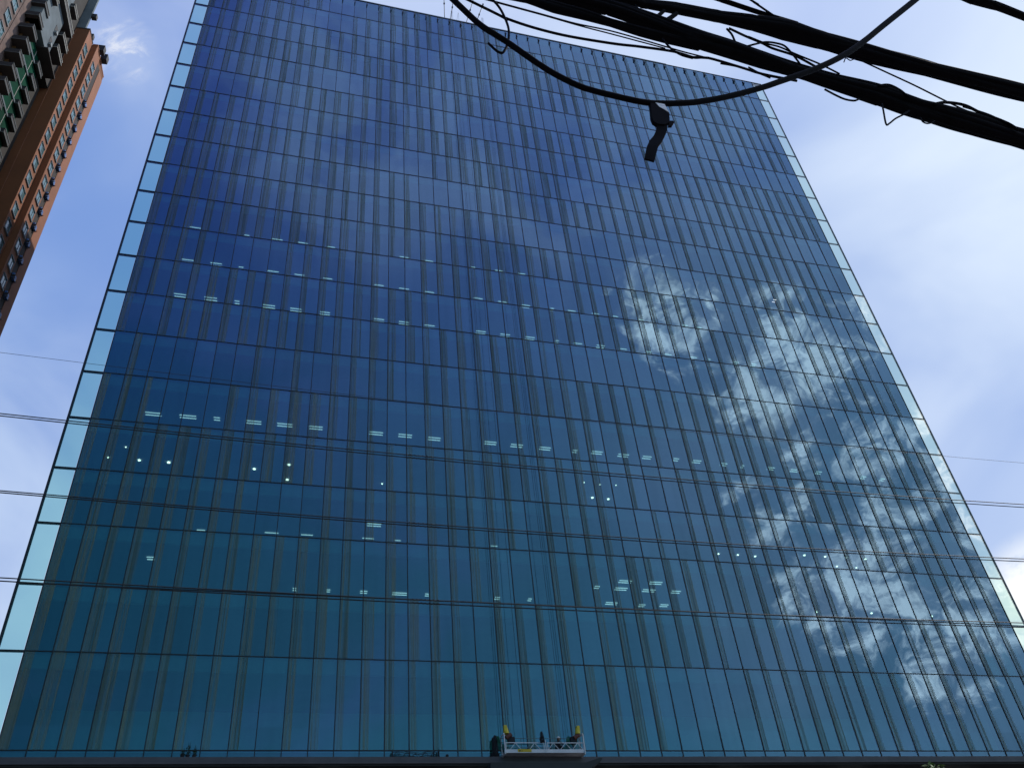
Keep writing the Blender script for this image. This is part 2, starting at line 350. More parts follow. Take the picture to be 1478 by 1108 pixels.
for q in ([(1419,945),(1429,939),(1446,975),(1435,975.5)], [(1440,931),(1447,928),(1469,977),(1457.5,977)], [(1457.5,921.7),(1461,919),(1478,950.6),(1482,975)]):
    b_ = bmesh.new(); quad_prism(b_, [at(u_, v_, 0.6) for u_, v_ in q], (0, 0.05, 0)); bmesh.ops.recalc_face_normals(b_, faces=b_.faces); mesh_obj('sky_stand_in', b_, M['tealp'], tower)
# ceiling lights
def tubes(row, x, y, wdt=1.1, single=False):
    z = ROW[row+1]-1.0; b_ = bmesh.new()
    box(b_, x-wdt/2, x+wdt/2, y-0.05, y-0.022, z-0.03, z+0.02)
    if not single: box(b_, x-wdt/2+0.02, x+wdt/2+0.02, y+0.26, y+0.288, z-0.03, z+0.02)
    mesh_obj('ceiling_light', b_, M['tube'], tower)
def tubes_at(row, u, v, wpx=20, **k):
    p = at(u, v, 0); z = ROW[row+1]-1.0; d = ray(u, v); q = CAM+d*((z-CAM.z)/d.z)
    tubes(row, q.x, q.y, max(0.25, wpx*0.058), **k)
for (u, v, q) in [(221,596,20),(271,600,21),(313,603,8),(366,608,20),(411,612,20),(456,616,18),(543,624,19),(585,627.5,19),(627,632,18),(708,638,18),(746,642,18),
        (787,646,17),(830,650,7),(862,652,17),(900,656,17),(934,659,14),(976,662,9),(1006,665,14),(1045,669,11),(1072,672,4),(1113,675,12),(1147,678,13),(1182,681,10),(1246,688,10),(1274,691,8)]: tubes_at(5, u, v, q)
for (u, v, q) in [(260,425,17),(304,430,18),(342,435,7),(388,441,18),(427,446,17),(469,451,15),(547,461,16),(583,465,16),(620,470,16),(694,478.5,16),(729,483,16),(765,487,16),
        (804,492,6),(834,496,15),(867,499,14),(900,504,12),(936,508,10),(964,512,13),(1001,516,12),(1024,519,4),(1062,523,10),(1088,526,9)]: tubes_at(8, u, v, q)
for (u, v, q) in [(271,375.5,17),(312,380.5,17),(348,386,7),(394,392,17),(432,397,15),(473,402.5,14),(547,412,15),(583,417,16),(620,422,15),(690,431,15),(725,436,15),(759,441,14),
        (797,445.5,6),(825,449,14),(859,453,13),(888,457,10),(925,462,9),(989,470,10),(1009,473,9),(1118,433,6)]: tubes_at(9, u, v, q)
for (u, v, q) in [(282,329,17),(356,340,8),(400,346,17),(437,351,15),(478,357,12),(583,371.5,15),(619,377,14),(683,386,7),(720,391,14),(753,395.5,12)]: tubes_at(10, u, v, q, single=True)
for (u, v, q) in [(392,769,17),(443,772,15),(531,777,15),(574,780,8),(713,788,9),(290,765,10)]: tubes_at(3, u, v, q, single=True)
tubes_at(3, 540, 756, 18)
for (u, v, q) in [(217,804,8),(425,849,4),(474,851,4),(525,853,9),(577,855.5,19),(617,857,6),(718,862,7),(765,864,5),(903,838,18),(947,840,18),(862,846,7),(897,848.5,17),(937,851,18),(976,853,13),(883,869.5,17),(927,872.5,9),(959,872.5,12)]: tubes_at(2, u, v, q)
def down_at(row, u, v, r=0.09):
    z = ROW[row+1]-1.0; d = ray(u, v); q = CAM+d*((z-CAM.z)/d.z); b_ = bmesh.new()
    bmesh.ops.create_cone(b_, cap_ends=True, segments=12, radius1=r, radius2=r*0.8, depth=0.05, matrix=Matrix.Translation((q.x, q.y, z)))
    mesh_obj('downlight', b_, M['spot'], tower)
for (row, u, v, r) in [(4,156,660,.05),(4,181.5,645,.05),(4,201,664,.10),(4,243.5,667,.12),(4,367,676.5,.11),(4,417,670.5,.11),(4,414.5,692,.11),(4,551.5,698,.06),(4,855,718,.10),(4,878,720,.10),
        (4,843,696,.04),(4,866,699,.04),(4,889,700,.04),(3,1037,799,.08),(3,1065,800.5,.09),(3,1090,802.5,.09),(3,1161,801,.1),(3,1191,803,.1),(3,1220,805,.1),(3,1249,806.5,.1),
        (3,1178,815,.08),(3,1208,817,.08),(3,1236,819,.08),(2,1178,883,.1),(2,1258,884.5,.1),(2,1345,889,.09)]: down_at(row, u, v, r)
# glass side screens
for side, (xa, xb) in enumerate(((FINL, 0.0), (XW, FINR))):
    fm = M['frame'] if side == 0 else M['frame2']
    for r in range(-1, 21):
        z0 = ROW[r] if r >= 0 else ZB; z1 = ROW[r+1]
        b_ = bmesh.new(); pane(b_, xa+0.06, xb-0.06, z0+0.03, z1-0.03, 0.01, 0.001); mesh_obj('glass_screen', b_, [M['screen'] if side == 0 else M['screen_r'], M['glass_back']], tower)
        if side == 0: B('screen_rail', (xa+0.10, xb-0.03, -0.03, 0.20, z1-0.04, z1+0.04), fm, tower)
        else: B('screen_rail', (xa+0.03, xb-0.05, -0.02, 0.14, z1-0.035, z1+0.035), fm, tower)
    if side == 0: B('screen_post', (xa-0.04, xa+0.06, -0.05, 0.30, ZB, ZT-0.03), fm, tower)
    else: B('screen_post', (xb-0.05, xb+0.03, -0.04, 0.14, ZB, ZT-0.03), fm, tower)
# podium
B('fascia', (FINL-2, FINR+2, -0.55, 0.28, ZB-0.36, ZB-0.02), M['fascia'], tower)
B('fascia_lip', (FINL-2, FINR+2, -0.62, -0.56, ZB-0.42, ZB-0.30), M['fascia'], tower)
B('soffit', (FINL-2, FINR+2, -0.5, 3.9, ZB-0.52, ZB-0.37), M['void'], tower)
B('podium_wall', (FINL-2, FINR+2, 4.0, 4.3, 0.12, ZB-0.53), M['void'], tower)
for (u0, u1) in [(24, 68), (455, 497), (664, 706), (872, 905), (1041, 1079), (1208, 1248), (1360, 1400)]:
    a = at(u0, 1106, 0.6); b_ = at(u1, 1106, 0.6)
    B('pier', (a.x, b_.x, 0.6, 2.2, 0.12, ZB-0.53), M['concrete'], tower)
# entrance canopy with one upturned end
P = [at(708, 1099.5, -5), at(846, 1099.5, -5), at(866, 1092.5, -5), at(869.5, 1093, -5), at(868, 1097, -5), at(850, 1110, -5), at(708, 1112, -5)]
b_ = bmesh.new(); quad_prism(b_, [(p.x, -5.0, p.z) for p in P], (0, 4.2, 0)); bmesh.ops.recalc_face_normals(b_, faces=b_.faces)
mesh_obj('canopy', b_, M['black'], tower)
# roof davits for the platform ropes
for (u0, v0, u1, v1) in [(641.5, 23, 640.5, -12), (650.5, 28, 655, -6), (673, 33, 684, -3), (686, 36, 697, 7)]:
    a = at(u0, v0, 0.45); t_ = at(u1, v1, -1.3); b_ = bmesh.new()
    tube(b_, [Vector((a.x, 0.45, ZT-0.9)), Vector((a.x, a.y, a.z)), (a+t_)/2, t_], 0.045, 8)
    mm = (a+t_)/2; obox(b_, mm, Vector((1, 0, 0)), Vector((0, 1, 0)), Vector((0, 0, 1)), 0.09, 0.09, 0.09); obox(b_, t_, Vector((1, 0, 0)), Vector((0, 1, 0)), Vector((0, 0, 1)), 0.08, 0.12, 0.08)
    mesh_obj('davit', b_, M['frame'], tower)
#==PART2==
# ------------------------------------------------------------------ apartment tower on the left
# local frame: x' = to the right along its street side, y' = away from the street
M['brown'] = mat('burnt orange painted wall', (0.23, 0.078, 0.024), 0.85, 0, 0.12, 0.25)
M['salmon'] = mat('salmon painted wall', (0.36, 0.145, 0.075), 0.85, 0, 0.12, 0.5)
M['pink'] = mat('pale pink weathered wall', (0.20, 0.135, 0.115), 0.9, 0, 0.35, 0.6, 0.1)
M['greywall'] = mat('blue grey rendered wall', (0.16, 0.195, 0.21), 0.9, 0, 0.25, 0.4)
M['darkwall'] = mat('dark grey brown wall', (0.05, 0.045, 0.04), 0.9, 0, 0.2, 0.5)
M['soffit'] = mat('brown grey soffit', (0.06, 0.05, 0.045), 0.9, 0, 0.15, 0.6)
M['ochre'] = mat('ochre painted wall', (0.22, 0.11, 0.035), 0.9, 0, 0.2, 0.5)
M['rim2'] = mat('grey lit slab edge', (0.12, 0.14, 0.145), 0.8, 0, 0.2, 2)
M['rim'] = mat('cream pole and lit slab edge', (0.45, 0.44, 0.38), 0.7, 0, 0.1, 2)
M['parapet'] = mat('charcoal balcony parapet', (0.02, 0.021, 0.024), 0.7, 0, 0.2, 1.0)
M['win'] = mat('teal window glass', (0.10, 0.22, 0.24), 0.12, 0.0, 0.3, 0.6, spec=0.9)
M['winframe'] = mat('grey window frame', (0.20, 0.25, 0.28), 0.5, 0.2, 0.1, 2)
M['green'] = mat('green tinted curtain glass', (0.0, 0.055, 0.028), 0.9, 0, 0.4, 0.4, spec=0.1)
M['acblue'] = mat('blue window air conditioner', (0.06, 0.16, 0.42), 0.5, 0, 0.1, 3)
M['acgrey'] = mat('light grey casing', (0.25, 0.27, 0.27), 0.5, 0, 0.1, 3)
TA = R(-3.9)
AX = Vector((math.cos(TA), math.sin(TA), 0)); AY = Vector((-math.sin(TA), math.cos(TA), 0))
S0, W0 = -44.0, 76.0
org = CAM + AX*S0 + AY*W0
apt = thing('apartment_tower', 'orange brown and salmon apartment tower with stepped walls and green glass bays', 'apartment block', (org.x, org.y, 0), None, TA)
def AB(name, s0, s1, w0, w1, z0, z1, m, parent=None):
    return B(name, (s0-S0, s1-S0, w0-W0, w1-W0, z0, z1), m, parent or apt)
FH = 3.0; ZA = 128.9
AB('core', -56, -40.75, 63.75, 80.4, 0, 112.2, M['darkwall'])
AB('core', -56, -40.75, 63.75, 73.3, 112.22, 141, M['darkwall'])
AB('street_wall', -40.74, -37.75, 73.1, 80.5, 0, ZA, M['brown'])
AB('side_wall', -37.748, -37.735, 73.13, 75.38, 0, ZA-0.15, M['salmon'])
AB('street_wall', -37.73, -37.0, 75.4, 80.55, 0, ZA-0.2, M['brown'])
AB('side_wall', -36.998, -36.985, 75.43, 77.45, 0, ZA-0.3, M['salmon'])
AB('side_wall', -36.998, -36.93, 78.55, 80.55, 0, ZA-1.5, M['salmon'])
AB('side_wall', -36.998, -36.985, 77.46, 78.54, 0, ZA-1.5, M['soffit'])
AB('pilaster', -39.55, -39.48, 73.04, 73.095, 0, ZA-0.5, M['salmon'])
AB('coping', -40.72, -37.70, 73.05, 75.35, ZA+0.01, ZA+0.25, M['darkwall'])
AB('coping', -37.69, -36.95, 75.36, 80.6, ZA-0.19, ZA+0.1, M['salmon'])
for s, w_ in ((-37.3, 76.2), (-37.1, 77.6)): AB('vent_box', s, s+0.9, w_, w_+0.9, ZA+0.11, ZA+1.5, M['parapet'])
# far left wing (pink) whose side faces the office tower
AB('side_wall', -58, -40.4, 40, 63.7, 0, 141, M['pink'])
AB('street_wall', -58, -41, 39.7, 39.98, 0, 141, M['salmon'])
AB('string_course', -40.39, -40.33, 61.6, 63.2, 0, 141, M['pink'])
# green glazed bay and the projecting upper storeys
AB('green_bay', -40.74, -39.75, 64.4, 69.7, 0, 112.2, M['green'])
AB('bay_mullion', -39.74, -39.69, 67.36, 67.44, 0, 112.1, M['rim'])
AB('ochre_wall', -40.39, -40.0, 63.71, 64.38, 0, 118, M['ochre'])
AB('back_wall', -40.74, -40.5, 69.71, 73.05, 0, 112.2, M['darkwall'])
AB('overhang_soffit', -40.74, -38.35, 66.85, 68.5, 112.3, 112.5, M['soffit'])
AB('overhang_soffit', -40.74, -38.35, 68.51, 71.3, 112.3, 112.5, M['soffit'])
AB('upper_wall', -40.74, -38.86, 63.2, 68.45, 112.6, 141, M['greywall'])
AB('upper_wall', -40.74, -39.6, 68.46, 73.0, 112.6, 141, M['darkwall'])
AB('upper_wall', -40.74, -38.45, 73.12, 73.5, ZA+0.3, 141, M['greywall'])
def slab(s1, w0, w1, z, s0=-40.7, up=0.72, nm='balcony'):
    b_ = bmesh.new()
    box(b_, s0-S0, s1-S0, w0-W0, w1-W0, z, z+0.16, 0)                                   # slab
    box(b_, s1-0.10-S0, s1-0.02-S0, w0+0.02-W0, w1-0.02-W0, z+0.165, z+0.16+up, 1)       # side parapet
    box(b_, s0-S0, s1-0.11-S0, w0+0.02-W0, w0+0.10-W0, z+0.165, z+0.16+up, 1)            # front parapet
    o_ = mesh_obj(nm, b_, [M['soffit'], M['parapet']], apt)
    b_ = bmesh.new()
    box(b_, s1+0.002-S0, s1+0.05-S0, w0-W0, w1-W0, z-0.01, z+0.10, 0)
    box(b_, s1+0.002-S0, s1+0.04-S0, w0-W0, w1-W0, z+up, z+up+0.14, 0)
    box(b_, s0-S0, s1-S0, w0-0.04-W0, w0-0.002-W0, z-0.01, z+0.06, 0)
    mesh_obj('slab_edge', b_, M['rim'] if s1 > -38.6 else M['rim2'], o_)  # pale edge colour carries the light caught along slab and parapet rims
z = 100.6 - 3*16
lowz = z
while z < 128:
    if z < 118: slab(-38.72, 62.7, 64.7, z)                                              # dark left balconies
    if z < 111:
        slab(-39.25, 67.9, 70.0, z+0.4)                                                  # beside the green bay
        AB('bay_slab', -39.74, -39.60, 64.42, 69.68, z+0.4, z+0.72, M['greywall'])
    z += FH
for z in (115.5, 118.6): slab(-38.3, 68.5, 71.2, z)
slab(-38.25, 64.5, 70.6, 121.7, up=1.1); slab(-38.3, 68.0, 70.0, 125.5); slab(-38.3, 62.0, 64.6, 118.8); slab(-38.4, 61.8, 64.0, 121.9)
for (w_, z) in ((73.2, 132.8), (74.6, 129.6)): AB('ledge', -38.44, -37.75, w_, w_+0.6, z, z+0.9, M['parapet'])
for (w_, z) in ((63.9, 126.6), (65.2, 124.2), (67.2, 117.6), (67.2, 114.6)):
    b_ = bmesh.new(); box(b_, -38.855-S0, -38.82-S0, w_-W0, w_+0.75-W0, z, z+1.2); mesh_obj('window', b_, M['parapet'], apt)
    AB('air_conditioner', -38.85, -38.5, w_+0.1, w_+0.6, z-0.55, z-0.1, M['acgrey'])
# stacked side windows: frame, panes, side reveal
def awin(s, w_, z, wd=1.25, h=1.55, tgt=None):
    def parts(bf, bp):
        for (a, b2, c0, c1) in ((w_, w_+wd, z, z+0.07), (w_, w_+wd, z+h-0.07, z+h), (w_, w_+0.07, z+0.071, z+h-0.071), (w_+wd-0.07, w_+wd, z+0.071, z+h-0.071), (w_+wd*0.55, w_+wd*0.55+0.06, z+0.071, z+h-0.071)):
            box(bf, s+0.001-S0, s+0.07-S0, a-W0, b2-W0, c0, c1)
        box(bf, s+0.001-S0, s+0.16-S0, w_-0.05-W0, w_+wd+0.05-W0, z-0.14, z-0.005)        # sill
        box(bf, s+0.001-S0, s+0.14-S0, w_-0.05-W0, w_+wd+0.05-W0, z+h+0.005, z+h+0.10)    # head
        box(bp, s+0.002-S0, s+0.03-S0, w_+0.06-W0, w_+wd-0.06-W0, z+0.06, z+h-0.06)
    if tgt: parts(tgt[0], tgt[1]); return
    bf, bp = bmesh.new(), bmesh.new(); parts(bf, bp)
    f = mesh_obj('window', bf, M['winframe'], apt); mesh_obj('pane', bp, M['win'], f)
lowf, lowp = bmesh.new(), bmesh.new()
k = 0; nw = 0
z = 1.65 + 82.0*1.5009 - 0.75
fl = []
while z > 3: fl.append(z); z -= FH
for z in fl:
    hi = z > 52
    awin(-37.735, 73.45, z, 1.3, tgt=None if hi else (lowf, lowp))
    awin(-36.985, 75.85, z-0.6, 1.2, tgt=None if hi else (lowf, lowp))
    if z > 85: awin(-40.4, 59.6, z+0.5, 1.5)
    elif z < 52: awin(-40.4, 59.6, z+0.5, 1.5, tgt=(lowf, lowp))
o = mesh_obj('window', lowf, M['winframe'], apt); o['kind'] = 'stuff'; o = mesh_obj('pane', lowp, M['win'], apt); o['kind'] = 'stuff'
# air conditioners hanging on the end wall, one per storey
def acunit(s, w_, z, src=[None]):
    p = org + AX*(s-S0) + AY*(w_-W0)
    t = thing('air_conditioner', 'blue air conditioner bracketed high on the salmon end wall of the apartment tower', 'air conditioner', (p.x, p.y, z), 'air conditioners up the salmon end wall', TA)
    b_ = bmesh.new(); box(b_, 0.02, 0.30, 0.0, 0.85, 0.06, 0.85); bmesh.ops.bevel(b_, geom=b_.edges[:], offset=0.03, segments=1, affect='EDGES'); mesh_obj('casing', b_, M['acblue'], t)
    b_ = bmesh.new(); box(b_, 0.0, 0.52, 0.02, 0.08, -0.02, 0.05); box(b_, 0.0, 0.52, 0.66, 0.72, -0.02, 0.05); beam(b_, (0.0, 0.05, -0.35), (0.48, 0.05, -0.02), 0.04); beam(b_, (0.0, 0.69, -0.35), (0.48, 0.69, -0.02), 0.04); box(b_, 0.2, 0.24, 0.04, 0.70, 0.0, 0.04); mesh_obj('bracket', b_, M['parapet'], t)
    b_ = bmesh.new(); box(b_, 0.05, 0.47, -0.025, -0.003, 0.10, 0.55); mesh_obj('grille', b_, M['parapet'], t)
    return t
src = None
for z in fl:
    if z < 48 or z > 118: continue
    if src is None: src = acunit(-36.98, 77.6, z-0.9)
    else:
        r_ = src.copy(); COL.objects.link(r_); p = org + AX*(-36.98-S0) + AY*(77.6-W0); r_.location = (p.x, p.y, z-0.9)
        for ch in src.children:
            c_ = ch.copy(); COL.objects.link(c_); c_.parent = r_
# ------------------------------------------------------------------ power lines in front of the tower
M['wire'] = mat('weathered dark wire', (0.02, 0.018, 0.018), 0.6, 0.2, 0.2, 2)
def quad3(pts):
    (x0, y0), (x1, y1), (x2, y2) = pts
    def f(x): return y0*(x-x1)*(x-x2)/((x0-x1)*(x0-x2)) + y1*(x-x0)*(x-x2)/((x1-x0)*(x1-x2)) + y2*(x-x0)*(x-x1)/((x2-x0)*(x2-x1))
    return f
WL = [
 ('upper wire of the highest pair of power lines before the glass tower', [(0,596.5),(740,670.3),(1478,727.8)], 0.021, (578,632), -25),
 ('lower wire of the highest pair of power lines before the glass tower', [(0,599.8),(740,674),(1478,732)], 0.021, (578,632), -25),
 ('upper wire of the middle pair of power lines before the glass tower', [(0,707.8),(740,764.8),(1478,806.3)], 0.021, (582,636), -25),
 ('lower wire of the middle pair of power lines before the glass tower', [(0,710.5),(740,768.3),(1478,810)], 0.021, (582,636), -25),
 ('upper wire of the lowest pair of power lines before the glass tower', [(0,833.3),(740,871.5),(1478,898.5)], 0.021, (586,634), -25),
 ('lower wire of the lowest pair of power lines before the glass tower', [(0,838),(740,876.5),(1478,905)], 0.021, (586,634), -25),
 ('single very thin wire strung across above the three pairs of power lines', [(0,508.5),(740,596),(1478,668)], 0.008, None, -25)]
for lab, pp, rad, spl, Y in WL:
    P3 = [at(u, v, Y) for u, v in pp]; f = quad3([(p.x, p.z) for p in P3])
    xa, xb = P3[0].x, P3[2].x; pts = []
    e = 1.0; sa = (f(xa+e)-f(xa))/e; sb = (f(xb)-f(xb-e))/e
    pts.append(Vector((xa-45, Y, f(xa)-45*sa))); pts.append(Vector((xa-15, Y, f(xa)-15*sa)))
    for i in range(25): x = xa+(xb-xa)*i/24; pts.append(Vector((x, Y, f(x))))
    pts.append(Vector((xb+15, Y, f(xb)+15*sb))); pts.append(Vector((xb+45, Y, f(xb)+45*sb)))
    bm = bmesh.new(); tube(bm, pts, rad, 6)
    o = tag(mesh_obj('power_line', bm, M['wire']), lab, 'power line', 'power lines in front of the glass tower')
    if spl:                            # spiral splice wrapped round the wire
        x0, x1 = at(spl[0], 660, Y).x, at(spl[1], 660, Y).x; bm = bmesh.new(); hp = []
        n_ = 140
        for i in range(n_+1):
            t = i/n_; x = x0+(x1-x0)*t; a_ = t*math.pi*2*9; env = 0.027*min(1, 8*t, 8*(1-t))
            hp.append(Vector((x, Y+env*math.cos(a_), f(x)+env*math.sin(a_))))
        tube(bm, hp, 0.013, 5); mesh_obj('splice', bm, M['wire'], o)

# ------------------------------------------------------------------ cable bundles overhead
M['rubber'] = mat('black rubber cable', (0.005, 0.004, 0.006), 0.8, 0, 0.3, 6, 0.15, spec=0.08)
M['alu'] = mat('scuffed aluminium', (0.55, 0.55, 0.52), 0.45, 0.7, 0.25, 30)
def pxm(p): return (p-CAM).dot(FWD)/FPX     # metres per photograph pixel at p
def path3(pts, Y, step=0.12, ext=(0, 0)):
    P3 = [at(u, v, Y) for u, v in pts]
    if ext[0]: P3 = [P3[0]+(P3[0]-P3[1]).normalized()*ext[0]]+P3
    if ext[1]: P3 = P3+[P3[-1]+(P3[-1]-P3[-2]).normalized()*ext[1]]
    return smooth_path(P3, step)
def bundle(lab, pts, Y, ext, n=9, seed=1, core=0.36):
    rr = random.Random(seed); P3 = path3([(a, b) for a, b, _ in pts], Y, 0.12, ext)
    W3 = [(at(a, b, Y), c_*pxm(at(a, b, Y))) for a, b, c_ in pts]
    def wid(p):
        ds = sorted(((p-q).length, ww) for q, ww in W3)[:2]; a_ = ds[1][0]/(ds[0][0]+ds[1][0]+1e-6)
        return ds[0][1]*a_+ds[1][1]*(1-a_)
    t = thing('cable_bundle', lab, 'cable bundle', tuple(P3[len(P3)//2]))
    ws = [wid(p) for p in P3]; loc = P3[len(P3)//2]
    for k in range(n+1):
        bm = bmesh.new(); ph = rr.uniform(0, 6.28); tw = rr.uniform(-0.5, 0.5); fr = rr.uniform(0.25, 0.6); sz = rr.uniform(0.15, 0.24)
        pts_, rad_ = [], []
        L_ = 0
        for i, p in enumerate(P3):
            if i: L_ += (p-P3[i-1]).length
            d = (P3[min(i+1, len(P3)-1)]-P3[max(i-1, 0)]).normalized(); s_ = d.cross(Vector((0, 0, 1))).normalized(); u_ = s_.cross(d)
            w_ = ws[i]; r_ = w_*sz if k else w_*core
            ro = 0 if k == 0 else (w_/2-r_)*(0.95+0.18*math.sin(L_*fr*3+ph*2)); an = ph + k*6.283/n + tw*L_
            pts_.append(p + s_*(ro*math.cos(an)) + u_*(ro*math.sin(an)) - loc); rad_.append(r_)
        tube(bm, pts_, rad_, 10); mesh_obj('strand', bm, M['rubber'], t)
    return t
def loose(parent, pts, Y, wpx, name='loose_wire', step=0.03):
    P3 = path3(pts, Y, step); loc = parent.location if parent else Vector((0, 0, 0))
    bm = bmesh.new(); tube(bm, [p-loc for p in P3], wpx*0.5*pxm(P3[0]), 7)
    return mesh_obj(name, bm, M['rubber'], parent)
YB = -47.0
main = bundle('thickest black cable bundle with loose wire loops crossing the upper right sky',
   [(800,-9,20),(880,12,22),(935,32,26),(1000,57,30),(1050,72,32),(1100,88,31),(1150,103,26),(1205,120,25),(1267,137,28),(1320,155,28),(1400,178,30),(1478,201,28)], YB, (9, 9), 10, 3)
side = bundle('short cable bundle sweeping from the top edge into the thickest bundle',
   [(715,-9,12),(760,-1,14),(800,11,17),(840,21,15),(880,33,12),(925,46,14),(960,55,14),(1010,68,12)], YB+0.05, (7, 0), 6, 5)
upper = bundle('black cable bundle just above and parallel to the thickest bundle',
   [(870,-8,16),(930,6,17),(974,13,21),(1039,26,20),(1080,34,26),(1137,46,33),(1197,62,27),(1234,72,26),(1278,84,24),(1320,95,24),(1400,115,23),(1478,134,24)], YB-0.1, (8, 9), 10, 8)
strip = bundle('slim black cable pair running just above the upper bundle at the top edge',
   [(1000,-13,8),(1042,0,9),(1100,19,8),(1150,34,8)], YB-0.2, (6, 0), 4, 11)
corner = bundle('short length of black cable bundle in the top right corner',
   [(1370,-14,12),(1400,-2,13),(1440,10,13),(1478,24.5,13)], YB-0.3, (8, 9), 6, 13)
sag = [(669,-3),(731,27),(802.5,48.7),(880,62.5),(925,67.8),(974,75),(1000,83),(1022.5,84),(1071,98),(1100,107),(1150,117)]
P3 = path3(sag, YB-0.5, 0.12, (8, 0)); bm = bmesh.new(); tube(bm, P3, 2.0*pxm(P3[20]), 8)
tag(mesh_obj('cable', bm, M['rubber']), 'thin black cable sagging over the tower roof to join the thickest bundle', 'cable')
P3 = path3([(713,2),(783,21),(830,34),(880,44.5),(925,57),(965.6,69),(990,76),(1018,83)], YB-0.3, 0.12, (8, 0)); bm = bmesh.new(); tube(bm, P3, 1.2*pxm(P3[20]), 7)
tag(mesh_obj('cable', bm, M['rubber']), 'upper of two hair thin cables close under the bundles', 'cable')
P3 = path3([(713,3),(783,22),(835,37),(880,48.7),(930,62),(960,70)], YB-0.35, 0.12, (8, 0)); bm = bmesh.new(); tube(bm, P3, 1.1*pxm(P3[20]), 7)
tag(mesh_obj('cable', bm, M['rubber']), 'lower of two hair thin cables close under the bundles', 'cable')
P3 = path3([(1070,-8),(1083,0),(1117,23),(1130,30)], YB-0.3, 0.1, (6, 0)); bm = bmesh.new(); tube(bm, P3, 1.4*pxm(P3[8]), 7)
tag(mesh_obj('cable', bm, M['rubber']), 'thin straight cable coming down from the top edge onto the upper bundle', 'cable')
P3 = path3([(708,-3),(719.6,9.7),(727.7,24),(734,42),(733.4,60),(728.5,73),(723.7,77),(718,74.7),(711,68.5),(705,62.6)], YB-0.9, 0.05); bm = bmesh.new(); tube(bm, P3, 1.8*pxm(P3[3]), 8)
P3b = path3([(680,-22),(695,-12),(708,-3)], YB-0.9, 0.1, (4, 0)); tube(bm, P3b, 1.8*pxm(P3[3]), 8)
tag(mesh_obj('cable', bm, M['rubber']), 'cut cable end curling into a hook shape in front of the tower roof', 'cable')
loose(side, [(917,9),(923,17),(930,26)], YB-0.1, 4, 'tie')
loose(upper, [(958,16),(950,23),(944,27)], YB-0.1, 6, 'tie'); loose(upper, [(976,20),(966,27),(955,33)], YB-0.1, 7, 'tie'); loose(upper, [(1049,42),(1056,50),(1061,61)], YB-0.1, 3.2, 'tie')
loose(upper, [(1052,41),(1075,52),(1100,62.5),(1115,70),(1148,81),(1180,98)], YB-0.1, 3.6)
loose(upper, [(1079,67),(1090,64),(1105,61),(1120,62.5),(1133,67),(1145,80),(1155,93)], YB-0.2, 3)
loose(upper, [(1080,53),(1104,62.5),(1125,68),(1150,79),(1184,93),(1212,107)], YB-0.2, 2.6)
loose(upper, [(1218,90),(1221,84),(1227,87.5),(1234,85)], YB-0.3, 1.6)
loose(upper, [(1235,84),(1278,104),(1320,123.5),(1367,147),(1395,160),(1412,165)], YB-0.2, 2.3)
loose(main, [(1268,123.5),(1283,122.5),(1299,130),(1311,140)], YB-0.2, 3)
loose(main, [(1270,124),(1288,126),(1304,134),(1314,142)], YB-0.2, 2)
loose(main, [(1273,150),(1275,160),(1279,179.5),(1284,178),(1293,171),(1305,165),(1312,160)], YB-0.2, 2.6)
loose(main, [(1348,150.5),(1366,148),(1392,152),(1416,163.5),(1440,172),(1458,180),(1470,188)], YB-0.2, 4.5)
loose(main, [(1390,154),(1410,160),(1430,167),(1452,178)], YB-0.2, 3)
loose(main, [(1328,170),(1332,176),(1338,178.5),(1344,177.5),(1349,175)], YB-0.2, 2.2)
loose(main, [(1340,172),(1375,184),(1408,193.5),(1440,203),(1470,212)], YB-0.2, 2)
loose(main, [(1080,97),(1096,105.5),(1110,110),(1130,114)], YB-0.2, 2.4)
loose(main, [(1190,129),(1207,138),(1220,143.5),(1233,145.5),(1240,143)], YB-0.2, 3)
loose(main, [(1239,143.5),(1252,148),(1265,152.5)], YB-0.2, 1.6)
loose(main, [(1040,92),(1062,96),(1085,102.5),(1100,108),(1112,113)], YB-0.2, 2.4)
loose(main, [(956,57),(965,67),(972,73),(984,80),(1000,84.5)], YB-0.2, 3)
loose(main, [(984,78),(994,82),(1003,84.5),(1016,84)], YB-0.25, 2)
# the drooping trunk cable with its clamp, nearer than the bundles
YC = -48.6
trunk = [(651,-3),(672,17),(695,37.5),(731,60.5),(775,91),(802.5,108),(835,124),(860,132),(880,137),(925,147),(957.5,149.6),(1006,147.3),(1055,138.5),(1100,126.5),(1120.6,119.6),(1177.5,99.3),(1218,79.8),(1248,59),(1275,37),(1320,1),(1335,-12)]
P3 = path3(trunk, YC, 0.05, (5, 5)); rads = []
for p in P3: rads.append(4.4*pxm(p))
cc = thing('drooping_cable', 'thick black cable drooping in a deep curve with a clamp at its lowest point', 'cable', tuple(at(957, 150, YC)))
LOC = cc.location.copy()
bm = bmesh.new(); tube(bm, [p-LOC for p in P3], rads, 12); mesh_obj('sheath', bm, M['rubber'], cc)
bm = bmesh.new(); tube(bm, [p-LOC+Vector((0, -0.004, -0.026)) for p in P3[::2]], 0.006, 6); mesh_obj('messenger_wire', bm, M['rubber'], cc)
K = pxm(at(957, 150, YC))
def plate(pts, y0, y1): 
    b_ = bmesh.new(); Q = [at(u, v, YC) for u, v in pts]
    quad_prism(b_, [Vector((q.x, YC+y0, q.z))-LOC for q in Q], (0, y1-y0, 0)); bmesh.ops.recalc_face_normals(b_, faces=b_.faces)
    bmesh.ops.bevel(b_, geom=b_.edges[:], offset=0.002, segments=2, affect='EDGES'); return b_
mesh_obj('clamp_body', plate([(937.5,151),(944,151),(965,166.5),(965.5,178),(962,181),(958,182.5),(948,181.5),(942,177.5),(939.5,171)], -0.03, 0.03), M['rubber'], cc)
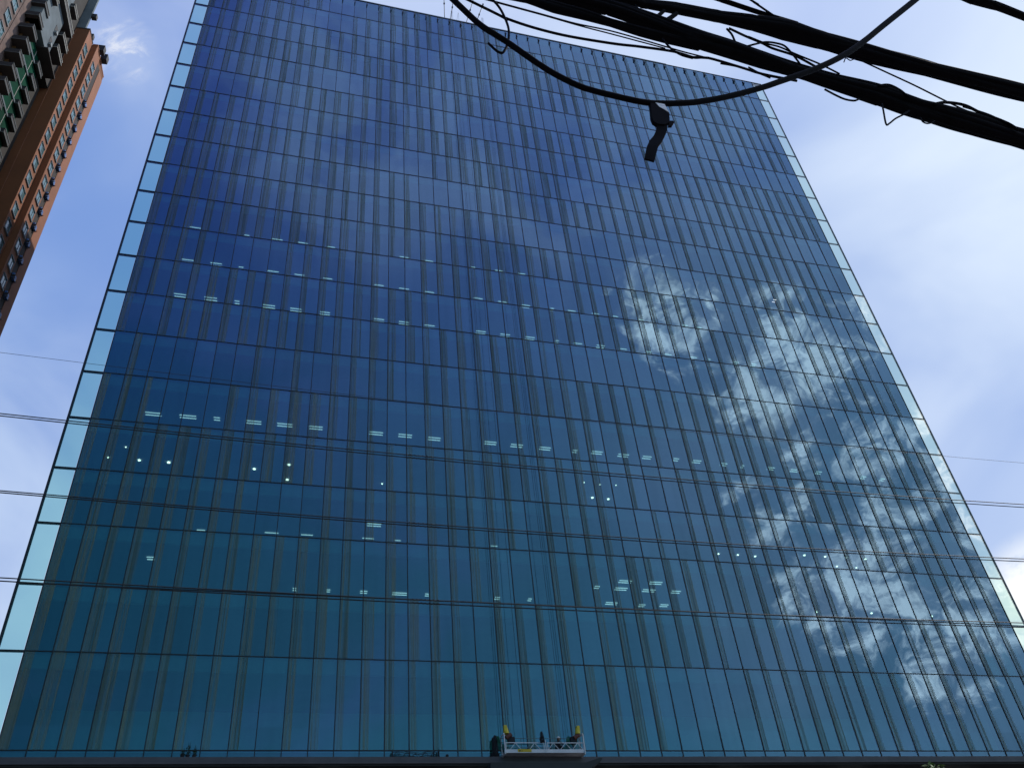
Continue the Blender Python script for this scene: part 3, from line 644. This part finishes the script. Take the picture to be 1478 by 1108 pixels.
mesh_obj('clamp_strap', plate([(944.5,151),(958,153.5),(964.5,165.5),(958,161.5),(950,157)], -0.034, 0.02), M['alu'], cc)
mesh_obj('bolt_lug', plate([(964.5,175.5),(971,175),(972.8,177.8),(969.5,183),(964.5,183)], -0.012, 0.02), M['rubber'], cc)
b_ = bmesh.new()
lp = [((948.5,180),(963,181)), ((947,188),(963,188)), ((943.5,196),(959.5,197)), ((937,204),(955,206)), ((933.8,211),(949.5,213)), ((931.6,221),(947,222)), ((930,229.5),(944.2,233.5))]
pv = None
for i, (a, b2) in enumerate(lp):
    qa, qb = at(*a, YC)-LOC, at(*b2, YC)-LOC; th = 0.012; yo = 0.01*math.sin(i*1.1)
    ring = [b_.verts.new(Vector((qa.x, yo-th, qa.z))), b_.verts.new(Vector((qb.x, yo-th, qb.z))), b_.verts.new(Vector((qb.x, yo+th, qb.z))), b_.verts.new(Vector((qa.x, yo+th, qa.z)))]
    if pv:
        for q in range(4): b_.faces.new((pv[q], pv[(q+1) % 4], ring[(q+1) % 4], ring[q]))
    else: b_.faces.new(ring)
    pv = ring
b_.faces.new(pv[::-1]); bmesh.ops.recalc_face_normals(b_, faces=b_.faces)
mesh_obj('hanging_strap', b_, M['rubber'], cc)

# ------------------------------------------------------------------ suspended work platform
M['whitem'] = mat('white painted aluminium', (0.66, 0.65, 0.66), 0.5, 0.1, 0.12, 3)
M['yellow'] = mat('yellow hoist paint', (0.62, 0.47, 0.02), 0.45, 0, 0.15, 8)
M['redbrown'] = mat('red brown motor housing', (0.12, 0.035, 0.02), 0.6, 0, 0.2, 8)
M['signy'] = mat('yellow sign', (0.60, 0.42, 0.02), 0.6, 0, 0.1, 8)
M['darkcloth'] = mat('dark hose and netting', (0.015, 0.018, 0.022), 0.9, 0, 0.5, 8)
GX0, GX1, GZ = 28.10, 33.32, 19.33
gon = thing('work_platform', 'white trussed work platform with yellow hoists hanging at the foot of the glass wall', 'work platform', ((GX0+GX1)/2, -0.85, GZ))
gl = gon.location.copy()
def GB(name, x0, x1, y0, y1, z0, z1, m, par=None): return B(name, (x0-gl.x, x1-gl.x, y0, y1, z0-GZ, z1-GZ), m, par or gon)
GB('deck', GX0, GX1, -0.33, 0.33, GZ-0.02, GZ+0.03, M['whitem'])
GB('toe_board', GX0, 30.75, -0.36, -0.335, GZ-0.02, GZ+0.19, M['whitem']); GB('toe_board', 30.80, GX1, -0.36, -0.335, GZ-0.02, GZ+0.19, M['whitem'])
sg = GB('warning_sign', 28.95, 29.82, -0.372, -0.362, GZ+0.03, GZ+0.20, M['signy'])
b_ = bmesh.new()
for (a, b2, c0, c1) in ((29.03, 29.12, .06, .14), (29.20, 29.24, .07, .13)): box(b_, a-gl.x, b2-gl.x, -0.378, -0.3725, c0, c1)
mesh_obj('warning_mark', b_, M['black'], sg)
b_ = bmesh.new()
for (xa, xb, n_) in ((28.22, 30.68, 3), (30.88, GX1-0.08, 4)):
    for zz, t_ in ((GZ+0.56, 0.045),): box(b_, xa-gl.x, xb-gl.x, -0.36, -0.32, zz-GZ, zz-GZ+t_)
    box(b_, xa-gl.x, xa+0.04-gl.x, -0.36, -0.32, 0.195, 0.555); box(b_, xb-0.04-gl.x, xb-gl.x, -0.36, -0.32, 0.195, 0.555)
    n2_ = 2 if n_ == 3 else 3
    for i in range(n2_):
        c0 = xa + (xb-xa)*(i+0.5)/n2_ ; hw = 0.34
        beam(b_, (c0-gl.x-hw, -0.34, 0.19), (c0-gl.x-0.02, -0.34, 0.55), 0.03); beam(b_, (c0-gl.x+hw, -0.34, 0.19), (c0-gl.x+0.02, -0.34, 0.55), 0.03)
mesh_obj('front_truss', b_, M['whitem'], gon)
b_ = bmesh.new()
for zz in (0.52, 0.80, 1.06): box(b_, GX0-gl.x, GX1-gl.x, 0.29, 0.32, zz, zz+0.03)
for xx in (GX0, 29.4, 30.75, 32.0, GX1-0.03): box(b_, xx-gl.x, xx+0.03-gl.x, 0.325, 0.355, 0.035, 1.09)
mesh_obj('back_rail', b_, M['frame2'], gon)
for xx in (GX0+0.05, GX1-0.05):
    b_ = bmesh.new(); box(b_, xx-0.03-gl.x, xx+0.03-gl.x, -0.42, -0.365, -0.05, 1.12); box(b_, xx-0.03-gl.x, xx+0.03-gl.x, 0.36, 0.42, -0.05, 1.12); box(b_, xx-0.03-gl.x, xx+0.03-gl.x, -0.36, 0.355, 1.125, 1.17); box(b_, xx-0.03-gl.x, xx+0.03-gl.x, -0.41, 0.41, -0.10, -0.052)
    mesh_obj('end_stirrup', b_, M['whitem'], gon)
b_ = bmesh.new(); box(b_, 30.755-gl.x, 30.795-gl.x, -0.38, -0.33, -0.04, 0.75); mesh_obj('joint_post', b_, M['whitem'], gon)
for sgn, hx in ((1, 28.38), (-1, 33.04)):
    b_ = bmesh.new(); c0 = Vector((hx-gl.x, -0.12, 1.38))
    bmesh.ops.create_cone(b_, cap_ends=True, segments=14, radius1=0.19, radius2=0.11, depth=0.38, matrix=Matrix.Translation(c0))
    obox(b_, c0+Vector((-0.05*sgn, 0, 0.12)), Vector((1, 0, 0)), Vector((0, 1, 0)), Vector((0, 0, 1)), 0.10, 0.13, 0.19)
    bmesh.ops.bevel(b_, geom=b_.edges[:], offset=0.012, segments=1, affect='EDGES'); h_ = mesh_obj('hoist', b_, M['yellow'], gon)
    b_ = bmesh.new(); bmesh.ops.create_cone(b_, cap_ends=True, segments=12, radius1=0.13, radius2=0.13, depth=0.40, matrix=Matrix.Translation(c0+Vector((0.12*sgn, -0.02, -0.33))) @ Matrix.Rotation(R(60), 4, 'Y'))
    mesh_obj('motor', b_, M['redbrown'], h_)
    b_ = bmesh.new(); obox(b_, c0+Vector((0.30*sgn, 0.1, -0.55)), Vector((1, 0, 0)), Vector((0, 1, 0)), Vector((0, 0, 1)), 0.22, 0.12, 0.20); bmesh.ops.bevel(b_, geom=b_.edges[:], offset=0.03, segments=2, affect='EDGES')
    mesh_obj('control_box', b_, M['darkcloth'], gon)
# steel ropes up to the roof
M['rope'] = mat('grey steel rope', (0.03, 0.05, 0.07), 0.5, 0.5, 0.1, 4)
ropes = [(28.42, 'left hoist rope of the work platform running up the glass wall', GZ+1.5), (28.56, 'safety rope just right of the left hoist rope', GZ+1.2),
         (33.08, 'right hoist rope of the work platform running up the glass wall', GZ+1.5), (32.93, 'safety rope just left of the right hoist rope', GZ+1.2),
         (29.45, 'free lifeline rope right of the left hoist ropes', ZB+0.5), (32.1, 'free lifeline rope left of the right hoist ropes', ZB+0.5)]
for x, lab, zb in ropes:
    bm = bmesh.new(); xt = x + (30.6-x)*0.10
    tube(bm, [Vector((x, -0.95, zb)), Vector((x+(xt-x)*0.3+0.03, -0.9, zb+30)), Vector((x+(xt-x)*0.6, -0.9, zb+60)), Vector((xt, -0.95, ZT+0.4)), Vector((xt, 0.5, ZT+0.1))], 0.013, 5)
    tag(mesh_obj('rope', bm, M['rope']), lab, 'rope', 'ropes of the work platform')
def tangle(name, lab, cat, c, sx, sy, sz, n, rad, m, seed):
    rr = random.Random(seed); bm = bmesh.new()
    for i in range(n):
        ph = rr.uniform(0, 6.28); a = rr.uniform(0.4, 1)*sx; b2 = rr.uniform(0.4, 1)*sy; zc = rr.uniform(0, sz)
        pts_ = [Vector((c[0]+a*math.cos(ph+t*0.45)*(1-0.5*zc/sz), c[1]+b2*math.sin(ph+t*0.45), c[2]+max(0.02, zc+0.16*sz*math.sin(t*0.7+ph*3)))) for t in range(14)]
        tube(bm, pts_, rad*rr.uniform(0.7, 1.3), 5)
    return tag(mesh_obj(name, bm, m), lab, cat)
tangle('cable_heap', 'tall dark heap of cable and netting at the left end of the work platform', 'cable heap', (27.78, -0.30, ZB-0.02), 0.26, 0.16, 1.15, 60, 0.030, M['darkcloth'], 4)
tangle('cable_coil', 'dark coil of cable hung on the rail at the middle of the work platform', 'cable coil', (30.55, -1.28, GZ+0.55), 0.20, 0.07, 0.62, 22, 0.018, M['darkcloth'], 9)

# worker crouching on the platform
M['skin'] = mat('skin', (0.22, 0.12, 0.07), 0.6, 0, 0.1, 10); M['worker'] = mat('dark work clothes', (0.02, 0.022, 0.028), 0.9, 0, 0.4, 6)
M['cap'] = mat('off white cap', (0.70, 0.66, 0.58), 0.7, 0, 0.1, 8)
wk = thing('person', 'person in dark clothes and off white cap crouching on the work platform', 'person', (29.92+1.75, -0.85, GZ+0.03))
def skinned(name, V, E_, Rr, m, par, sub=1):
    me = bpy.data.meshes.new(name); me.from_pydata(V, E_, []); ob = bpy.data.objects.new(name, me); COL.objects.link(ob); ob.parent = par
    sk = ob.modifiers.new('skin', 'SKIN'); sk.use_smooth_shade = True
    for i, r_ in enumerate(Rr): me.skin_vertices[0].data[i].radius = (r_, r_)
    me.skin_vertices[0].data[0].use_root = True
    sb = ob.modifiers.new('sub', 'SUBSURF'); sb.levels = sub; sb.render_levels = sub; me.materials.append(m); return ob
V = [(0,0,.30),(0.02,-.03,.48),(0.03,-.06,.64),(0.04,-.09,.74),(0.05,-.12,.84),      # pelvis spine neck head
     (-.13,-.02,.30),(-.19,-.34,.42),(-.18,-.20,.07),(-.18,-.32,.03),
     (.13,-.02,.30),(.20,-.33,.40),(.19,-.18,.07),(.19,-.31,.03),
     (-.17,-.07,.66),(-.25,-.22,.50),(-.14,-.30,.60),(-.10,-.33,.62),
     (.22,-.08,.65),(.30,-.23,.50),(.18,-.31,.58),(.13,-.33,.60)]
E2 = [(0,1),(1,2),(2,3),(3,4),(0,5),(5,6),(6,7),(7,8),(0,9),(9,10),(10,11),(11,12),(2,13),(13,14),(14,15),(15,16),(2,17),(17,18),(18,19),(19,20)]
RR = [.15,.14,.13,.05,.09,.09,.065,.045,.04,.09,.065,.045,.04,.06,.045,.035,.03,.06,.045,.035,.03]
skinned('body', V, E2, RR, M['worker'], wk)
for hx in (-.10, .13):
    for q in range(5):
        a_ = -0.7+q*0.32
        skinned('finger', [(hx, -.33, .62), (hx+0.03*math.sin(a_), -.37, .625), (hx+0.05*math.sin(a_), -.39, .61-0.004*q)], [(0,1),(1,2)], [.010,.009,.008], M['skin'], wk, 1)
b_ = bmesh.new(); bmesh.ops.create_uvsphere(b_, u_segments=16, v_segments=10, radius=0.098, matrix=Matrix.Translation((0.05,-.13,.86)) @ Matrix.Diagonal((0.85,1,1.15,1)))
bmesh.ops.create_cone(b_, cap_ends=True, segments=8, radius1=0.018, radius2=0.006, depth=0.05, matrix=Matrix.Translation((0.05,-.235,.85)) @ Matrix.Rotation(R(90), 4, 'X'))
for sx in (-1, 1): bmesh.ops.create_uvsphere(b_, u_segments=8, v_segments=6, radius=0.02, matrix=Matrix.Translation((0.05+sx*0.085,-.13,.855)))
mesh_obj('face', b_, M['skin'], wk, True)
b_ = bmesh.new(); bmesh.ops.create_uvsphere(b_, u_segments=18, v_segments=10, radius=0.125, matrix=Matrix.Translation((0.05,-.12,.90)) @ Matrix.Diagonal((0.9,1.05,0.95,1)))
bmesh.ops.delete(b_, geom=[v for v in b_.verts if v.co.z < .88], context='VERTS')
obox(b_, Vector((0.05,-.25,.885)), Vector((1,0,0)), Vector((0,1,-.2)).normalized(), Vector((0,.2,1)).normalized(), .07, .05, .006)
mesh_obj('cap', b_, M['cap'], wk, True)

# ------------------------------------------------------------------ small things on the ledge
M['leafd'] = mat('dull dark foliage', (0.018, 0.035, 0.015), 0.8, 0, 0.4, 8); M['leaf'] = mat('bright green foliage', (0.09, 0.16, 0.02), 0.6, 0, 0.4, 5); M['bark'] = mat('bark', (0.09, 0.07, 0.05), 0.9, 0, 0.3, 5, 0.4)
def leaves(bm, c, rx, ry, rz, n, size, rr, shell=0.3):
    for i in range(n):
        while True:
            p = Vector((rr.uniform(-1, 1), rr.uniform(-1, 1), rr.uniform(-1, 1)))
            if shell < p.length < 1: break
        p = Vector((p.x*rx, p.y*ry, p.z*rz))+Vector(c)
        a = Vector((rr.gauss(0, 1), rr.gauss(0, 1), rr.gauss(0, .6))).normalized(); b2 = a.cross(Vector((rr.gauss(0, 1), rr.gauss(0, 1), rr.gauss(0, 1)))).normalized(); s_ = size*rr.uniform(.6, 1.3)
        v = [bm.verts.new(p-a*s_), bm.verts.new(p+b2*s_*.4), bm.verts.new(p+a*s_), bm.verts.new(p-b2*s_*.4)]; bm.faces.new(v)
rr = random.Random(21)
px0 = at(273, 1088, -0.25)
sh = thing('potted_shrub', 'small dark twiggy shrub on the ledge at the foot of the glass wall', 'shrub', (px0.x, -0.25, ZB-0.02))
b_ = bmesh.new()
for dx in (-.35, -.08, .28): bmesh.ops.create_cone(b_, cap_ends=True, segments=10, radius1=.09, radius2=.12, depth=.2, matrix=Matrix.Translation((dx, 0, .1)))
mesh_obj('pots', b_, M['darkcloth'], sh)
b_ = bmesh.new()
for dx, h_ in ((-.35, .34), (-.08, .62), (.28, .48)):
    leaves(b_, (dx, 0, .2+h_*.4), .14, .1, h_*.45, 60, .05, rr, 0)
    for q in range(4): beam(b_, (dx, 0, .15), (dx+rr.uniform(-.12, .12), rr.uniform(-.08, .08), .2+h_*rr.uniform(.8, 1.25)), .012)
mesh_obj('foliage', b_, M['leafd'], sh)
a0, a1 = at(566, 1088, -.3), at(633, 1088, -.3)
b_ = bmesh.new(); x0, x1 = a0.x, a1.x; n_ = 10
for yy in (-.45, -.2):
    tp = []
    for i in range(n_+1):
        t = i/n_; tp.append(Vector((x0+(x1-x0)*t, yy, ZB+.26+.10*abs(math.sin(t*3.1+1.2))-(0.05 if 2 < i < 7 else 0))))
    tube(b_, tp, .018, 5); tube(b_, [Vector((p.x, yy, ZB+.01)) for p in tp], .018, 5)
    for i in range(n_): beam(b_, tp[i] if i % 2 else Vector((tp[i].x, yy, ZB+.01)), tp[i+1] if not i % 2 else Vector((tp[i+1].x, yy, ZB+.01)), .02)
    beam(b_, (x0, yy, ZB), (x0, yy, tp[0].z+.08), .04); beam(b_, (x1, yy, ZB), (x1, yy, tp[-1].z+.12), .05)
for i in (0, 5, 10): x = x0+(x1-x0)*i/n_; beam(b_, (x, -.45, ZB+.22), (x, -.2, ZB+.22), .02)
tag(mesh_obj('truss_frame', b_, M['darkcloth']), 'dark folded truss frame lying on the ledge left of the work platform', 'metal frame')
q = at(645.5, 1092, -.3); fl_ = thing('floodlight', 'small dark dome shaped lamp on the ledge right of the folded truss frame', 'lamp', (q.x, -.3, ZB-0.02))
b_ = bmesh.new(); bmesh.ops.create_uvsphere(b_, u_segments=14, v_segments=8, radius=.10, matrix=Matrix.Translation((0, 0, .13))); mesh_obj('dome', b_, M['darkcloth'], fl_, True)
b_ = bmesh.new(); bmesh.ops.create_cone(b_, cap_ends=True, segments=12, radius1=.09, radius2=.05, depth=.12, matrix=Matrix.Translation((0, 0, .06))); mesh_obj('foot', b_, M['darkcloth'], fl_)
# street tree whose top just reaches the bottom edge
tp_ = at(1343, 1101, -30); tz = tp_.z
tr = thing('street_tree', 'young street tree whose bright green top shows at the bottom edge', 'tree', (tp_.x, -30, 0.12))
b_ = bmesh.new(); tube(b_, smooth_path([(0, 0, -.1), (.05, 0, 2.2), (-.05, .05, tz*.6), (0, 0, tz-1)], .4), .10, 8)
for q in range(9):
    a_ = q*0.7; h0 = tz*rr.uniform(.42, .75); ln = rr.uniform(.8, 1.6)
    tube(b_, smooth_path([(0, 0, h0), (math.cos(a_)*ln*.5, math.sin(a_)*ln*.5, h0+.5), (math.cos(a_)*ln, math.sin(a_)*ln, h0+1.2)], .3), [.04-.003*i for i in range(len(smooth_path([(0, 0, h0), (math.cos(a_)*ln*.5, math.sin(a_)*ln*.5, h0+.5), (math.cos(a_)*ln, math.sin(a_)*ln, h0+1.2)], .3)))], 6)
mesh_obj('trunk', b_, M['bark'], tr)
b_ = bmesh.new()
for q in range(16):
    a_ = rr.uniform(0, 6.28); r_ = rr.uniform(.3, 1.5); hh = rr.uniform(tz*.5, tz-1.0)
    leaves(b_, (math.cos(a_)*r_, math.sin(a_)*r_, hh), .7, .7, .5, 130, .10, rr)
leaves(b_, (0, 0, tz-.55), .42, .42, .5, 160, .10, rr, 0)
mesh_obj('crown', b_, M['leaf'], tr)
